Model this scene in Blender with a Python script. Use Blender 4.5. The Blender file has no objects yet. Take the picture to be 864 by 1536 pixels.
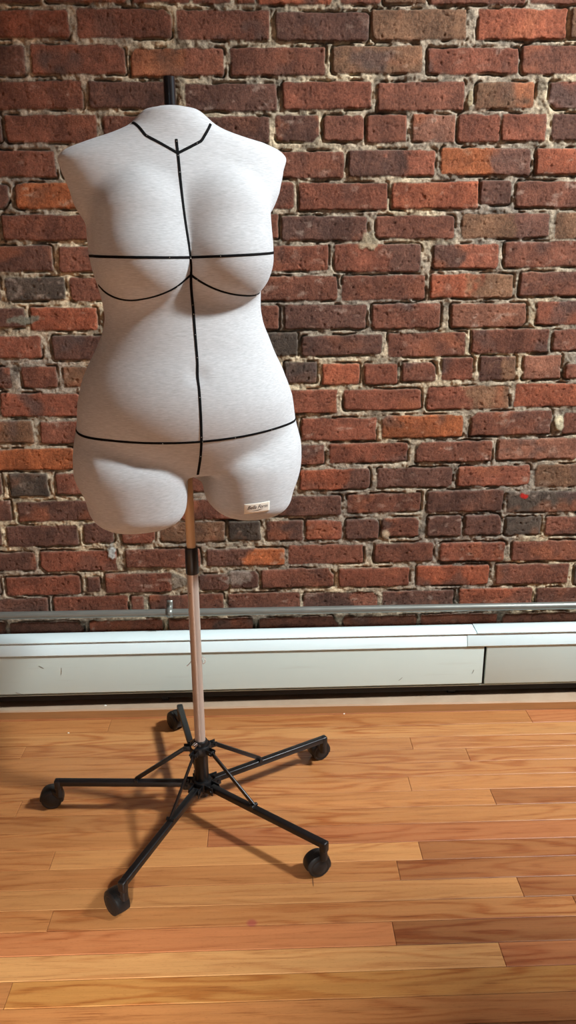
import bpy, bmesh, math, random
import numpy as np
from mathutils import Vector, Matrix
from mathutils.bvhtree import BVHTree
PI = math.pi
SC = bpy.context.scene
COL = SC.collection
rng = np.random.default_rng(7)

# ------------------------------------------------------------------ helpers
def srgb(r, g, b):
    f = lambda c: (c/255/12.92) if c/255 <= .04045 else ((c/255+.055)/1.055)**2.4
    return (f(r), f(g), f(b), 1.0)

def link(o, parent=None):
    COL.objects.link(o)
    if parent is not None:
        o.parent = parent
    return o

def tag(o, label=None, cat=None, group=None, kind=None):
    if label: o['label'] = label
    if cat: o['category'] = cat
    if group: o['group'] = group
    if kind: o['kind'] = kind
    return o

def empty(name, loc):
    o = bpy.data.objects.new(name, None); o.location = loc; o.empty_display_size = .1
    return link(o)

def mesh_obj(name, verts, faces, mat, parent=None, smooth=False):
    me = bpy.data.meshes.new(name)
    me.from_pydata([tuple(v) for v in verts], [], [tuple(f) for f in faces])
    me.update()
    if smooth: me.polygons.foreach_set('use_smooth', [True]*len(me.polygons))
    if mat: me.materials.append(mat)
    return link(bpy.data.objects.new(name, me), parent)

def np_mesh(name, V, Q, mat, parent=None, smooth=True):
    me = bpy.data.meshes.new(name)
    me.vertices.add(len(V)); me.vertices.foreach_set('co', V.astype(np.float32).ravel())
    me.loops.add(Q.size); me.loops.foreach_set('vertex_index', Q.astype(np.int32).ravel())
    me.polygons.add(len(Q))
    me.polygons.foreach_set('loop_start', np.arange(0, Q.size, Q.shape[1], dtype=np.int32))
    me.polygons.foreach_set('loop_total', np.full(len(Q), Q.shape[1], dtype=np.int32))
    me.update(calc_edges=True); me.validate()
    me.polygons.foreach_set('use_smooth', np.full(len(me.polygons), smooth))
    if mat: me.materials.append(mat)
    return link(bpy.data.objects.new(name, me), parent)

def from_bm(name, bm, mat, parent=None, smooth_angle=None):
    me = bpy.data.meshes.new(name)
    bmesh.ops.recalc_face_normals(bm, faces=bm.faces)
    bm.to_mesh(me); bm.free()
    if mat: me.materials.append(mat)
    if smooth_angle is not None:
        me.polygons.foreach_set('use_smooth', [True]*len(me.polygons))
        me.set_sharp_from_angle(angle=math.radians(smooth_angle))
    return link(bpy.data.objects.new(name, me), parent)

def bm_box(bm, c, s, rot=None, bevel=0.0, seg=2):
    """box of size s centred on c; rot is a 3x3/4x4 matrix"""
    r = bmesh.ops.create_cube(bm, size=1.0)
    vs = r['verts']
    M = Matrix.Translation(c) @ (rot.to_4x4() if rot is not None else Matrix()) @ Matrix.Diagonal((s[0], s[1], s[2], 1))
    bmesh.ops.transform(bm, matrix=M, verts=vs)
    if bevel > 0:
        es = list({e for v in vs for e in v.link_edges})
        bmesh.ops.bevel(bm, geom=es, offset=bevel, segments=seg, profile=.5, affect='EDGES')
    return bm

def bm_tube(bm, p0, p1, r0, r1=None, n=32, cap=True, bev=0.0):
    r1 = r0 if r1 is None else r1
    p0, p1 = Vector(p0), Vector(p1); d = p1-p0; L = d.length
    q = d.to_track_quat('Z', 'Y').to_matrix()
    prof = [(0, 0), (0, r0-bev), (bev, r0), (L-bev, r1), (L, r1-bev), (L, 0)] if bev > 0 else [(0, 0), (0, r0), (L, r1), (L, 0)]
    if not cap: prof = prof[1:-1]
    return bm_lathe(bm, prof, p0, q, n)

def bm_lathe(bm, prof, org, rot=None, n=32):
    """prof: list of (height, radius)"""
    rot = rot if rot is not None else Matrix.Identity(3)
    rings = []
    for h, r in prof:
        if r < 1e-6:
            rings.append([bm.verts.new(Vector(org)+rot @ Vector((0, 0, h)))])
        else:
            rings.append([bm.verts.new(Vector(org)+rot @ Vector((r*math.cos(2*PI*i/n), r*math.sin(2*PI*i/n), h))) for i in range(n)])
    for a, b in zip(rings[:-1], rings[1:]):
        for i in range(n):
            j = (i+1) % n
            if len(a) == 1 and len(b) == 1: continue
            if len(a) == 1: bm.faces.new((a[0], b[i], b[j]))
            elif len(b) == 1: bm.faces.new((a[i], b[0], a[j]))
            else: bm.faces.new((a[i], b[i], b[j], a[j]))
    return bm

def bm_path(bm, pts, r, n=10):
    """round wire through pts"""
    pts = [Vector(p) for p in pts]; rings = []
    up = None
    for i, p in enumerate(pts):
        d = (pts[min(i+1, len(pts)-1)]-pts[max(i-1, 0)]).normalized()
        if up is None: up = d.orthogonal().normalized()
        up = (up-d*up.dot(d)).normalized(); s = d.cross(up)
        rings.append([bm.verts.new(p+(up*math.cos(2*PI*k/n)+s*math.sin(2*PI*k/n))*r) for k in range(n)])
    for a, b in zip(rings[:-1], rings[1:]):
        for k in range(n): bm.faces.new((a[k], b[k], b[(k+1) % n], a[(k+1) % n]))
    bm.faces.new(rings[0][::-1]); bm.faces.new(rings[-1])
    return bm

def bm_extrude_poly(bm, poly, x0, x1):
    """profile poly of (y,z) extruded along X"""
    a = [bm.verts.new((x0, y, z)) for y, z in poly]; b = [bm.verts.new((x1, y, z)) for y, z in poly]
    k = len(poly)
    for i in range(k): bm.faces.new((a[i], a[(i+1) % k], b[(i+1) % k], b[i]))
    bm.faces.new(a[::-1]); bm.faces.new(b)
    return bm

# ---------------------------------------------------------------- materials
class NT:
    def __init__(s, name):
        s.m = bpy.data.materials.new(name); s.m.use_nodes = True
        s.n = s.m.node_tree.nodes; s.l = s.m.node_tree.links; s.n.clear()
        s.out = s.n.new('ShaderNodeOutputMaterial'); s.b = s.n.new('ShaderNodeBsdfPrincipled')
        s.l.new(s.b.outputs[0], s.out.inputs[0])
    def add(s, t, ins=None, **kw):
        n = s.n.new(t)
        for k, v in kw.items(): setattr(n, k, v)
        for k, v in (ins or {}).items(): s.put(n.inputs[k], v)
        return n
    def put(s, sock, v):
        if isinstance(v, bpy.types.NodeSocket): s.l.new(v, sock)
        else: sock.default_value = v
    def set(s, **kw):
        for k, v in kw.items(): s.put(s.b.inputs[k.replace('_', ' ')], v)
        return s
    def coord(s, scale=(1, 1, 1), rot=(0, 0, 0), loc=(0, 0, 0), kind='Object', vec=None):
        tc = vec if vec is not None else s.add('ShaderNodeTexCoord').outputs[kind]
        return s.add('ShaderNodeMapping', {'Vector': tc, 'Scale': scale, 'Rotation': rot, 'Location': loc}).outputs[0]
    def noise(s, vec, scale=5, detail=4, rough=.55, dist=0.0):
        return s.add('ShaderNodeTexNoise', {'Vector': vec, 'Scale': scale, 'Detail': detail, 'Roughness': rough, 'Distortion': dist}).outputs['Fac']
    def ramp(s, fac, stops, interp='LINEAR'):
        r = s.add('ShaderNodeValToRGB', {'Fac': fac}); cr = r.color_ramp; cr.interpolation = interp
        while len(cr.elements) < len(stops): cr.elements.new(.5)
        for e, (p, c) in zip(cr.elements, stops):
            e.position = p; e.color = c if len(c) == 4 else (*c, 1)
        return r.outputs[0]
    def g(s, v): return (v, v, v, 1)
    def math(s, op, a, b=0.0, c=0.0, clamp=False):
        n = s.add('ShaderNodeMath', operation=op, use_clamp=clamp); s.put(n.inputs[0], a); s.put(n.inputs[1], b); s.put(n.inputs[2], c)
        return n.outputs[0]
    def mix(s, fac, a, b, mode='MIX'):
        n = s.add('ShaderNodeMix', data_type='RGBA', blend_type=mode)
        s.put(n.inputs[0], fac); s.put(n.inputs[6], a); s.put(n.inputs[7], b)
        return n.outputs[2]
    def bump(s, h, strength=.3, dist=.001, nrm=None):
        ins = {'Height': h, 'Strength': strength, 'Distance': dist}
        if nrm is not None: ins['Normal'] = nrm
        return s.add('ShaderNodeBump', ins).outputs[0]
    def attr(s, name, out='Color'):
        return s.add('ShaderNodeAttribute', attribute_name=name).outputs[out]

def simple(name, col, rough=.5, metal=0.0, coat=0.0, nscale=0, nstr=.15, var=.0, vscale=30):
    t = NT(name); c = col
    if var:
        f = t.noise(t.coord(), vscale, 5, .6)
        c = t.mix(t.ramp(f, [(.35, t.g(0)), (.65, t.g(1))]), tuple(x*(1-var) for x in col[:3])+(1,), tuple(min(1, x*(1+var)) for x in col[:3])+(1,))
    t.set(Base_Color=c, Roughness=rough, Metallic=metal, Coat_Weight=coat)
    if nscale: t.set(Normal=t.bump(t.noise(t.coord(), nscale, 4), nstr, .0005))
    return t.m

# ---- the body form as a smooth field, metres, own frame (front is -Y) ----
SEC=[ # z, half width, front depth, back depth, exponent
 (0.740,.195,.100,.110,2.3),(0.800,.210,.112,.122,2.3),(0.850,.218,.100,.135,2.3),(0.900,.221,.118,.140,2.3),(0.950,.222,.138,.132,2.25),
 (1.000,.212,.146,.118,2.2),(1.050,.196,.137,.108,2.15),(1.100,.172,.124,.100,2.1),(1.160,.152,.110,.096,2.1),(1.210,.156,.103,.100,2.2),
 (1.260,.166,.100,.106,2.3),(1.310,.168,.097,.108,2.4),(1.335,.168,.094,.107,2.4),(1.360,.182,.090,.105,2.4),(1.400,.198,.080,.095,2.4),(1.430,.208,.070,.082,2.3),(1.450,.206,.062,.073,2.2),
 (1.464,.184,.057,.067,2.1),(1.475,.155,.054,.063,2.0),(1.490,.112,.052,.058,2.0),(1.505,.080,.050,.054,2.0),(1.520,.062,.046,.050,2.0),(1.531,.044,.038,.042,2.0),(1.536,.020,.018,.018,2.0),(1.55,.001,.001,.001,2.0)]
def smin(a,b,k):
    h=np.clip(.5+.5*(b-a)/k,0,1)
    return b*(1-h)+a*h-k*h*(1-h)
def ell(X,Y,Z,c,r,rz=0.0):
    x,y,z=X-c[0],Y-c[1],Z-c[2]
    if rz:
        x,y=x*np.cos(rz)+y*np.sin(rz),-x*np.sin(rz)+y*np.cos(rz)
    k0=np.sqrt((x/r[0])**2+(y/r[1])**2+(z/r[2])**2)
    k1=np.sqrt((x/r[0]**2)**2+(y/r[1]**2)**2+(z/r[2]**2)**2)
    return k0*(k0-1)/np.maximum(k1,1e-6)
def interp(z,zs,vs):
    # smooth (catmull) interpolation
    zs=np.array(zs);vs=np.array(vs);m=np.gradient(vs,zs)
    i=np.clip(np.searchsorted(zs,z)-1,0,len(zs)-2);h=zs[i+1]-zs[i];t=np.clip((z-zs[i])/h,0,1)
    return (2*t**3-3*t**2+1)*vs[i]+(t**3-2*t**2+t)*h*m[i]+(-2*t**3+3*t**2)*vs[i+1]+(t**3-t**2)*h*m[i+1]
def field(X,Y,Z):
    zs=[s[0] for s in SEC]
    a,f,b,n=[interp(Z,zs,[s[j] for s in SEC]) for j in (1,2,3,4)]
    a=np.maximum(a,.001);f=np.maximum(f,.001);b=np.maximum(b,.001)
    d=np.where(Y<0,f,b)
    r=((np.abs(X)/a)**n+(np.abs(Y)/d)**n)**(1/n)
    tor=(r-1)*np.minimum(a,d)
    tor=np.maximum(tor,Z-1.536)
    # the trunk ends in the pelvis, the crotch arch between the thighs
    cz=.857
    tor=-smin(-tor,-(cz-Z+.0*X),.02)
    S=tor
    AX=np.abs(X)
    br=ell(AX,Y,Z,(.078,-.084,1.266),(.082,.080,.072),-.15)
    up=ell(AX,Y,Z,(.078,-.070,1.315),(.082,.062,.100),0)
    S=smin(S,up,.03)
    S=smin(S,br,.030)
    # belly, lower belly and bottom
    S=smin(S,ell(X,Y,Z,(0,-.060,.985),(.150,.098,.105)),.04)
    S=smin(S,ell(AX,Y,Z,(.085,.07,.90),(.11,.085,.10)),.05)
    # navel
    S=-smin(-S,ell(X,Y,Z,(0,-.158,1.068),(.014,.018,.012)),.022)
    # collar hollow at the throat
    # thighs: superelliptic stumps with rounded ends
    th=[]
    cx=np.where(X>0,.131,.1215)+.02*(Z-.84);rx=np.where(X>0,.098,.1125)-1.7*np.clip(.85-Z,0,.2)**2;ry=.118-.10*np.clip(.82-Z,0,.2)
    x=AX-cx;y=Y+.015
    q=((np.abs(x)/rx)**2.4+(np.abs(y)/ry)**2.4)**(1/2.4)
    side=(q-1)*np.minimum(rx,ry)
    R=.036
    bot=.753-Z
    dx=np.maximum(side+R,0);dz=np.maximum(bot+R,0)
    T=np.sqrt(dx**2+dz**2)-R+np.minimum(np.maximum(side+R,bot+R),0)
    T=np.maximum(T,-(.96-Z)*.8-.0) if False else T
    T=-smin(-T,-(Z-.90)*.9,.05)
    S=smin(S,T,.014+.05*np.clip((AX-.12)/.09,0,1))
    # crotch gap
    return S
def surface_nets(F,org,h):
    s=F<0
    nx,ny,nz=F.shape
    idx=-np.ones((nx-1,ny-1,nz-1),int)
    cnt=np.zeros((nx-1,ny-1,nz-1));P=np.zeros((nx-1,ny-1,nz-1,3))
    off=[(0,0,0),(1,0,0),(0,1,0),(1,1,0),(0,0,1),(1,0,1),(0,1,1),(1,1,1)]
    def sl(o): return tuple(slice(o[i],o[i]+F.shape[i]-1) for i in range(3))
    for a in range(8):
        for ax in range(3):
            if off[a][ax]: continue
            b=list(off[a]);b[ax]=1;b=tuple(b)
            fa,fb=F[sl(off[a])],F[sl(b)]
            m=(fa<0)!=(fb<0)
            t=np.where(m,fa/np.where(m,fa-fb,1),0)
            cnt+=m
            for k in range(3):
                P[...,k]+=np.where(m,off[a][k]+(t if k==ax else 0),0)
    act=cnt>0
    idx[act]=np.arange(act.sum())
    I=np.argwhere(act)
    V=(P[act]/cnt[act][:,None]+I)*h+np.array(org)
    quads=[]
    for ax in range(3):
        b,c=(ax+1)%3,(ax+2)%3
        A=[slice(1,-1)]*3
        A[ax]=slice(0,-1);lo=tuple(A)
        A2=list(A);A2[ax]=slice(1,None);hi=tuple(A2)
        s0,s1=s[lo],s[hi]
        for flip,m in ((0,s0&~s1),(1,~s0&s1)):
            e=np.argwhere(m)
            for k in (b,c): e[:,k]+=1
            def cell(db,dc):
                q=e.copy();q[:,b]-=db;q[:,c]-=dc
                return idx[q[:,0],q[:,1],q[:,2]]
            Q=np.stack([cell(0,0),cell(1,0),cell(1,1),cell(0,1)],1)
            if flip: Q=Q[:,::-1]
            quads.append(Q)
    return V,np.concatenate(quads)
def body_mesh(h=.005):
    lo=(-.30,-.22,.72);hi=(.30,.22,1.56)
    ax=[np.arange(lo[i],hi[i],h) for i in range(3)]
    X,Y,Z=np.meshgrid(*ax,indexing='ij')
    F=field(X,Y,Z)
    V,Q=surface_nets(F,lo,h)
    # relax the net a little
    for it in range(4):
        s=np.zeros_like(V);c=np.zeros(len(V))
        for k in range(4):
            i,j=Q[:,k],Q[:,(k+1)%4]
            for d in range(3):
                s[:,d]+=np.bincount(i,V[j,d],len(V))+np.bincount(j,V[i,d],len(V))
            c+=np.bincount(i,minlength=len(V))+np.bincount(j,minlength=len(V))
        V=V*.5+.5*s/c[:,None]
    w=np.clip((V[:,2]-1.25)/.15,0,1)
    V[:,2]+=.022*V[:,0]*w
    return V,Q

# ---- brick courses of the back wall: x0, x1, z0, z1 in metres, colour letter ----
BRICKS = [
 [(-0.66,-0.479,1.834,1.887,"d"),(-0.47,-0.285,1.835,1.888,"d"),(-0.272,-0.14,1.835,1.888,"m"),(-0.133,-0.045,1.834,1.889,"m"),(-0.03,0.012,1.834,1.889,"r"),(0.018,0.191,1.833,1.892,"R"),(0.209,0.306,1.834,1.893,"m"),(0.312,0.411,1.835,1.893,"b"),(0.421,0.647,1.834,1.894,"m"),(0.659,0.884,1.835,1.895,"m")],
 [(-0.639,-0.421,1.763,1.82,"r"),(-0.402,-0.184,1.763,1.824,"m"),(-0.171,0.044,1.759,1.821,"m"),(0.058,0.279,1.757,1.817,"d"),(0.285,0.51,1.76,1.824,"b"),(0.537,0.748,1.761,1.825,"R"),(0.759,0.973,1.763,1.83,"b")],
 [(-0.678,-0.528,1.685,1.75,"d"),(-0.515,-0.295,1.688,1.75,"m"),(-0.285,-0.064,1.684,1.742,"om"),(-0.05,0.176,1.685,1.745,"m"),(0.192,0.408,1.689,1.748,"b"),(0.42,0.64,1.688,1.744,"r"),(0.648,0.877,1.688,1.75,"m")],
 [(-0.618,-0.402,1.613,1.674,"m"),(-0.387,-0.182,1.614,1.672,"d"),(-0.158,0.06,1.608,1.668,"d"),(0.073,0.289,1.612,1.672,"r"),(0.302,0.514,1.608,1.671,"m"),(0.541,0.686,1.612,1.671,"bo"),(0.721,0.944,1.612,1.672,"r")],
 [(-0.697,-0.601,1.542,1.601,"m"),(-0.59,-0.374,1.54,1.601,"m"),(-0.358,-0.246,1.538,1.599,"m"),(-0.235,-0.139,1.538,1.599,"m"),(-0.128,0.041,1.537,1.596,"d"),(0.056,0.161,1.541,1.599,"d"),(0.172,0.271,1.541,1.598,"m"),(0.278,0.377,1.538,1.6,"m"),(0.39,0.495,1.539,1.601,"p"),(0.502,0.605,1.538,1.601,"r"),(0.61,0.719,1.54,1.602,"r"),(0.734,0.845,1.542,1.602,"d")],
 [(-0.691,-0.479,1.464,1.524,"m"),(-0.465,-0.249,1.462,1.522,"m"),(-0.236,-0.016,1.461,1.521,"m"),(-0.003,0.224,1.458,1.519,"m"),(0.235,0.45,1.461,1.521,"dr"),(0.463,0.689,1.463,1.525,"Od"),(0.701,0.929,1.463,1.524,"R")],
 [(-0.717,-0.598,1.392,1.447,"d"),(-0.585,-0.361,1.391,1.45,"O"),(-0.348,-0.132,1.39,1.449,"m"),(-0.119,0.1,1.387,1.45,"r"),(0.113,0.333,1.384,1.447,"r"),(0.344,0.562,1.386,1.448,"R"),(0.565,0.645,1.394,1.452,"d"),(0.655,0.887,1.386,1.448,"m")],
 [(-0.726,-0.635,1.319,1.375,"m"),(-0.624,-0.408,1.317,1.377,"m"),(-0.395,-0.177,1.316,1.376,"m"),(-0.165,0.061,1.318,1.375,"m"),(0.068,0.284,1.312,1.37,"d"),(0.306,0.506,1.315,1.37,"m"),(0.525,0.75,1.315,1.374,"bd"),(0.765,0.999,1.313,1.375,"b")],
 [(-0.728,-0.508,1.244,1.305,"d"),(-0.492,-0.272,1.241,1.303,"m"),(-0.259,-0.043,1.24,1.301,"m"),(-0.029,0.187,1.238,1.3,"r"),(0.201,0.424,1.235,1.303,"rd"),(0.453,0.623,1.241,1.301,"dr"),(0.639,0.869,1.243,1.306,"m")],
 [(-0.745,-0.646,1.174,1.229,"d"),(-0.632,-0.484,1.172,1.228,"g"),(-0.47,-0.251,1.169,1.227,"m"),(-0.238,-0.017,1.168,1.225,"m"),(-0.005,0.21,1.166,1.227,"m"),(0.222,0.438,1.165,1.226,"m"),(0.452,0.667,1.168,1.228,"Rb"),(0.684,0.903,1.171,1.231,"m")],
 [(-0.738,-0.591,1.105,1.154,"d"),(-0.578,-0.407,1.097,1.155,"R"),(-0.392,-0.179,1.095,1.155,"m"),(-0.165,-0.012,1.094,1.154,"m"),(0.002,0.059,1.094,1.155,"m"),(0.074,0.287,1.094,1.155,"d"),(0.301,0.48,1.092,1.156,"m"),(0.508,0.708,1.093,1.154,"p"),(0.734,0.956,1.097,1.157,"r")],
 [(-0.764,-0.557,1.028,1.084,"r"),(-0.529,-0.329,1.021,1.084,"d"),(-0.315,-0.113,1.022,1.084,"m"),(-0.099,0.107,1.025,1.084,"g"),(0.119,0.33,1.025,1.077,"d"),(0.345,0.551,1.019,1.081,"m"),(0.566,0.773,1.025,1.087,"m"),(0.783,1,1.031,1.087,"m")],
 [(-0.74,-0.643,0.952,1.007,"m"),(-0.616,-0.525,0.95,1.006,"m"),(-0.507,-0.412,0.951,1.004,"b"),(-0.398,-0.299,0.949,1.005,"m"),(-0.287,-0.185,0.949,1.003,"m"),(-0.171,-0.066,0.949,1.004,"m"),(-0.052,0.057,0.949,1.005,"m"),(0.073,0.158,0.953,1.009,"g"),(0.172,0.273,0.948,1.004,"R"),(0.284,0.374,0.947,1.003,"r"),(0.385,0.476,0.954,1.004,"m"),(0.49,0.576,0.956,1.016,"r"),(0.592,0.691,0.953,1.018,"db"),(0.71,0.813,0.955,1.019,"p"),(0.825,0.929,0.955,0.996,"m")],
 [(-0.783,-0.688,0.877,0.939,"m"),(-0.678,-0.47,0.874,0.936,"r"),(-0.456,-0.242,0.873,0.937,"m"),(-0.228,-0.012,0.873,0.935,"m"),(0.003,0.213,0.873,0.936,"r"),(0.229,0.44,0.878,0.934,"r"),(0.456,0.679,0.877,0.94,"rb"),(0.693,0.917,0.881,0.944,"R")],
 [(-0.793,-0.6,0.804,0.865,"b"),(-0.582,-0.374,0.8,0.862,"m"),(-0.359,-0.148,0.798,0.86,"m"),(-0.133,0.102,0.798,0.86,"m"),(0.117,0.321,0.796,0.858,"r"),(0.336,0.558,0.8,0.862,"O"),(0.578,0.8,0.803,0.87,"m"),(0.833,1.047,0.805,0.864,"m")],
 [(-0.785,-0.497,0.728,0.787,"O"),(-0.483,-0.271,0.727,0.784,"m"),(-0.257,-0.029,0.73,0.786,"m"),(-0.014,0.18,0.731,0.787,"m"),(0.193,0.409,0.733,0.787,"r"),(0.431,0.642,0.731,0.789,"m"),(0.658,0.878,0.734,0.793,"p")],
 [(-0.812,-0.701,0.656,0.72,"d"),(-0.679,-0.575,0.654,0.718,"g"),(-0.555,-0.453,0.657,0.716,"m"),(-0.435,-0.217,0.656,0.714,"m"),(-0.202,-0.08,0.66,0.711,"m"),(-0.067,0.098,0.659,0.714,"m"),(0.112,0.306,0.657,0.716,"Rd"),(0.327,0.537,0.66,0.716,"d"),(0.551,0.754,0.66,0.718,"r"),(0.769,0.971,0.654,0.719,"b")],
 [(-0.803,-0.682,0.585,0.643,"d"),(-0.666,-0.455,0.582,0.639,"d"),(-0.441,-0.23,0.579,0.637,"d"),(-0.217,0.01,0.578,0.636,"m"),(0.029,0.228,0.583,0.641,"d"),(0.244,0.452,0.588,0.643,"m"),(0.467,0.684,0.585,0.648,"d"),(0.694,0.96,0.58,0.641,"gd")],
 [(-0.812,-0.718,0.512,0.57,"d"),(-0.703,-0.507,0.508,0.569,"d"),(-0.492,-0.409,0.515,0.573,"d"),(-0.387,-0.295,0.51,0.563,"r"),(-0.279,-0.099,0.513,0.572,"b"),(-0.088,0.001,0.513,0.569,"g"),(0.018,0.12,0.511,0.57,"d"),(0.129,0.23,0.511,0.568,"r"),(0.24,0.334,0.51,0.57,"d"),(0.342,0.448,0.516,0.572,"m"),(0.472,0.569,0.515,0.575,"d"),(0.579,0.684,0.515,0.575,"d"),(0.695,0.799,0.512,0.568,"g"),(0.81,0.92,0.512,0.566,"m")],
 [(-0.831,-0.63,0.437,0.491,"d"),(-0.619,-0.406,0.432,0.492,"r"),(-0.381,-0.171,0.438,0.493,"m"),(-0.152,0.068,0.437,0.489,"dO"),(0.08,0.292,0.438,0.496,"m"),(0.323,0.493,0.439,0.496,"m"),(0.512,0.699,0.436,0.493,"r"),(0.72,0.938,0.433,0.494,"m")],
 [(-0.85,-0.738,0.365,0.42,"d"),(-0.723,-0.514,0.361,0.418,"r"),(-0.495,-0.458,0.368,0.413,"d"),(-0.444,-0.254,0.363,0.422,"r"),(-0.178,-0.093,0.363,0.413,"d"),(-0.085,-0.009,0.37,0.421,"d"),(0.001,0.209,0.368,0.425,"m"),(0.223,0.427,0.365,0.422,"r"),(0.448,0.658,0.363,0.425,"R"),(0.679,0.892,0.362,0.424,"m"),(0.906,1.103,0.356,0.419,"g")],
 [(-0.84,-0.611,0.297,0.351,"d"),(-0.595,-0.383,0.295,0.354,"r"),(-0.374,-0.337,0.296,0.35,"m"),(-0.322,-0.11,0.295,0.353,"m"),(-0.097,0.111,0.293,0.352,"m"),(0.121,0.338,0.289,0.348,"dm"),(0.35,0.559,0.286,0.349,"d"),(0.574,0.791,0.284,0.352,"R"),(0.803,0.993,0.281,0.349,"m")],
 [(-0.868,-0.736,0.226,0.28,"d"),(-0.726,-0.515,0.221,0.276,"d"),(-0.499,-0.286,0.221,0.276,"r"),(-0.271,-0.025,0.221,0.276,"r"),(-0.01,0.224,0.218,0.273,"m"),(0.238,0.454,0.216,0.271,"m"),(0.466,0.692,0.214,0.27,"r"),(0.706,0.941,0.211,0.268,"m"),(0.953,1.163,0.209,0.266,"m")],
]

# ---------------------------------------------------------------- settings
POLE_X, POLE_Y = -0.149, 1.62587
WALL_Y = 2.12617
ROOM = dict(x0=-2.3, x1=1.7, y0=-2.4, z1=3.4)

# value noise on arrays
def vnoise(x, y, seed, scale):
    x = np.asarray(x)*scale; y = np.asarray(y)*scale
    xi = np.floor(x).astype(np.int64); yi = np.floor(y).astype(np.int64)
    fx = x-xi; fy = y-yi; fx = fx*fx*(3-2*fx); fy = fy*fy*(3-2*fy)
    def h(a, b):
        n = (a*374761393+b*668265263+seed*1442695041) & 0xffffffff
        n = ((n ^ (n >> 13))*1274126177) & 0xffffffff
        n = (n ^ (n >> 16)) & 0xffff
        return n/65535.0
    return (h(xi, yi)*(1-fx)+h(xi+1, yi)*fx)*(1-fy)+(h(xi, yi+1)*(1-fx)+h(xi+1, yi+1)*fx)*fy*1.0
def fbm(x, y, seed, scale, oct=4, gain=.5):
    a = 1; s = 0; t = 0
    for o in range(oct):
        s += a*vnoise(x+o*3.7, y-o*1.9, seed+o*17, scale*2**o); t += a; a *= gain
    return s/t

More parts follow.
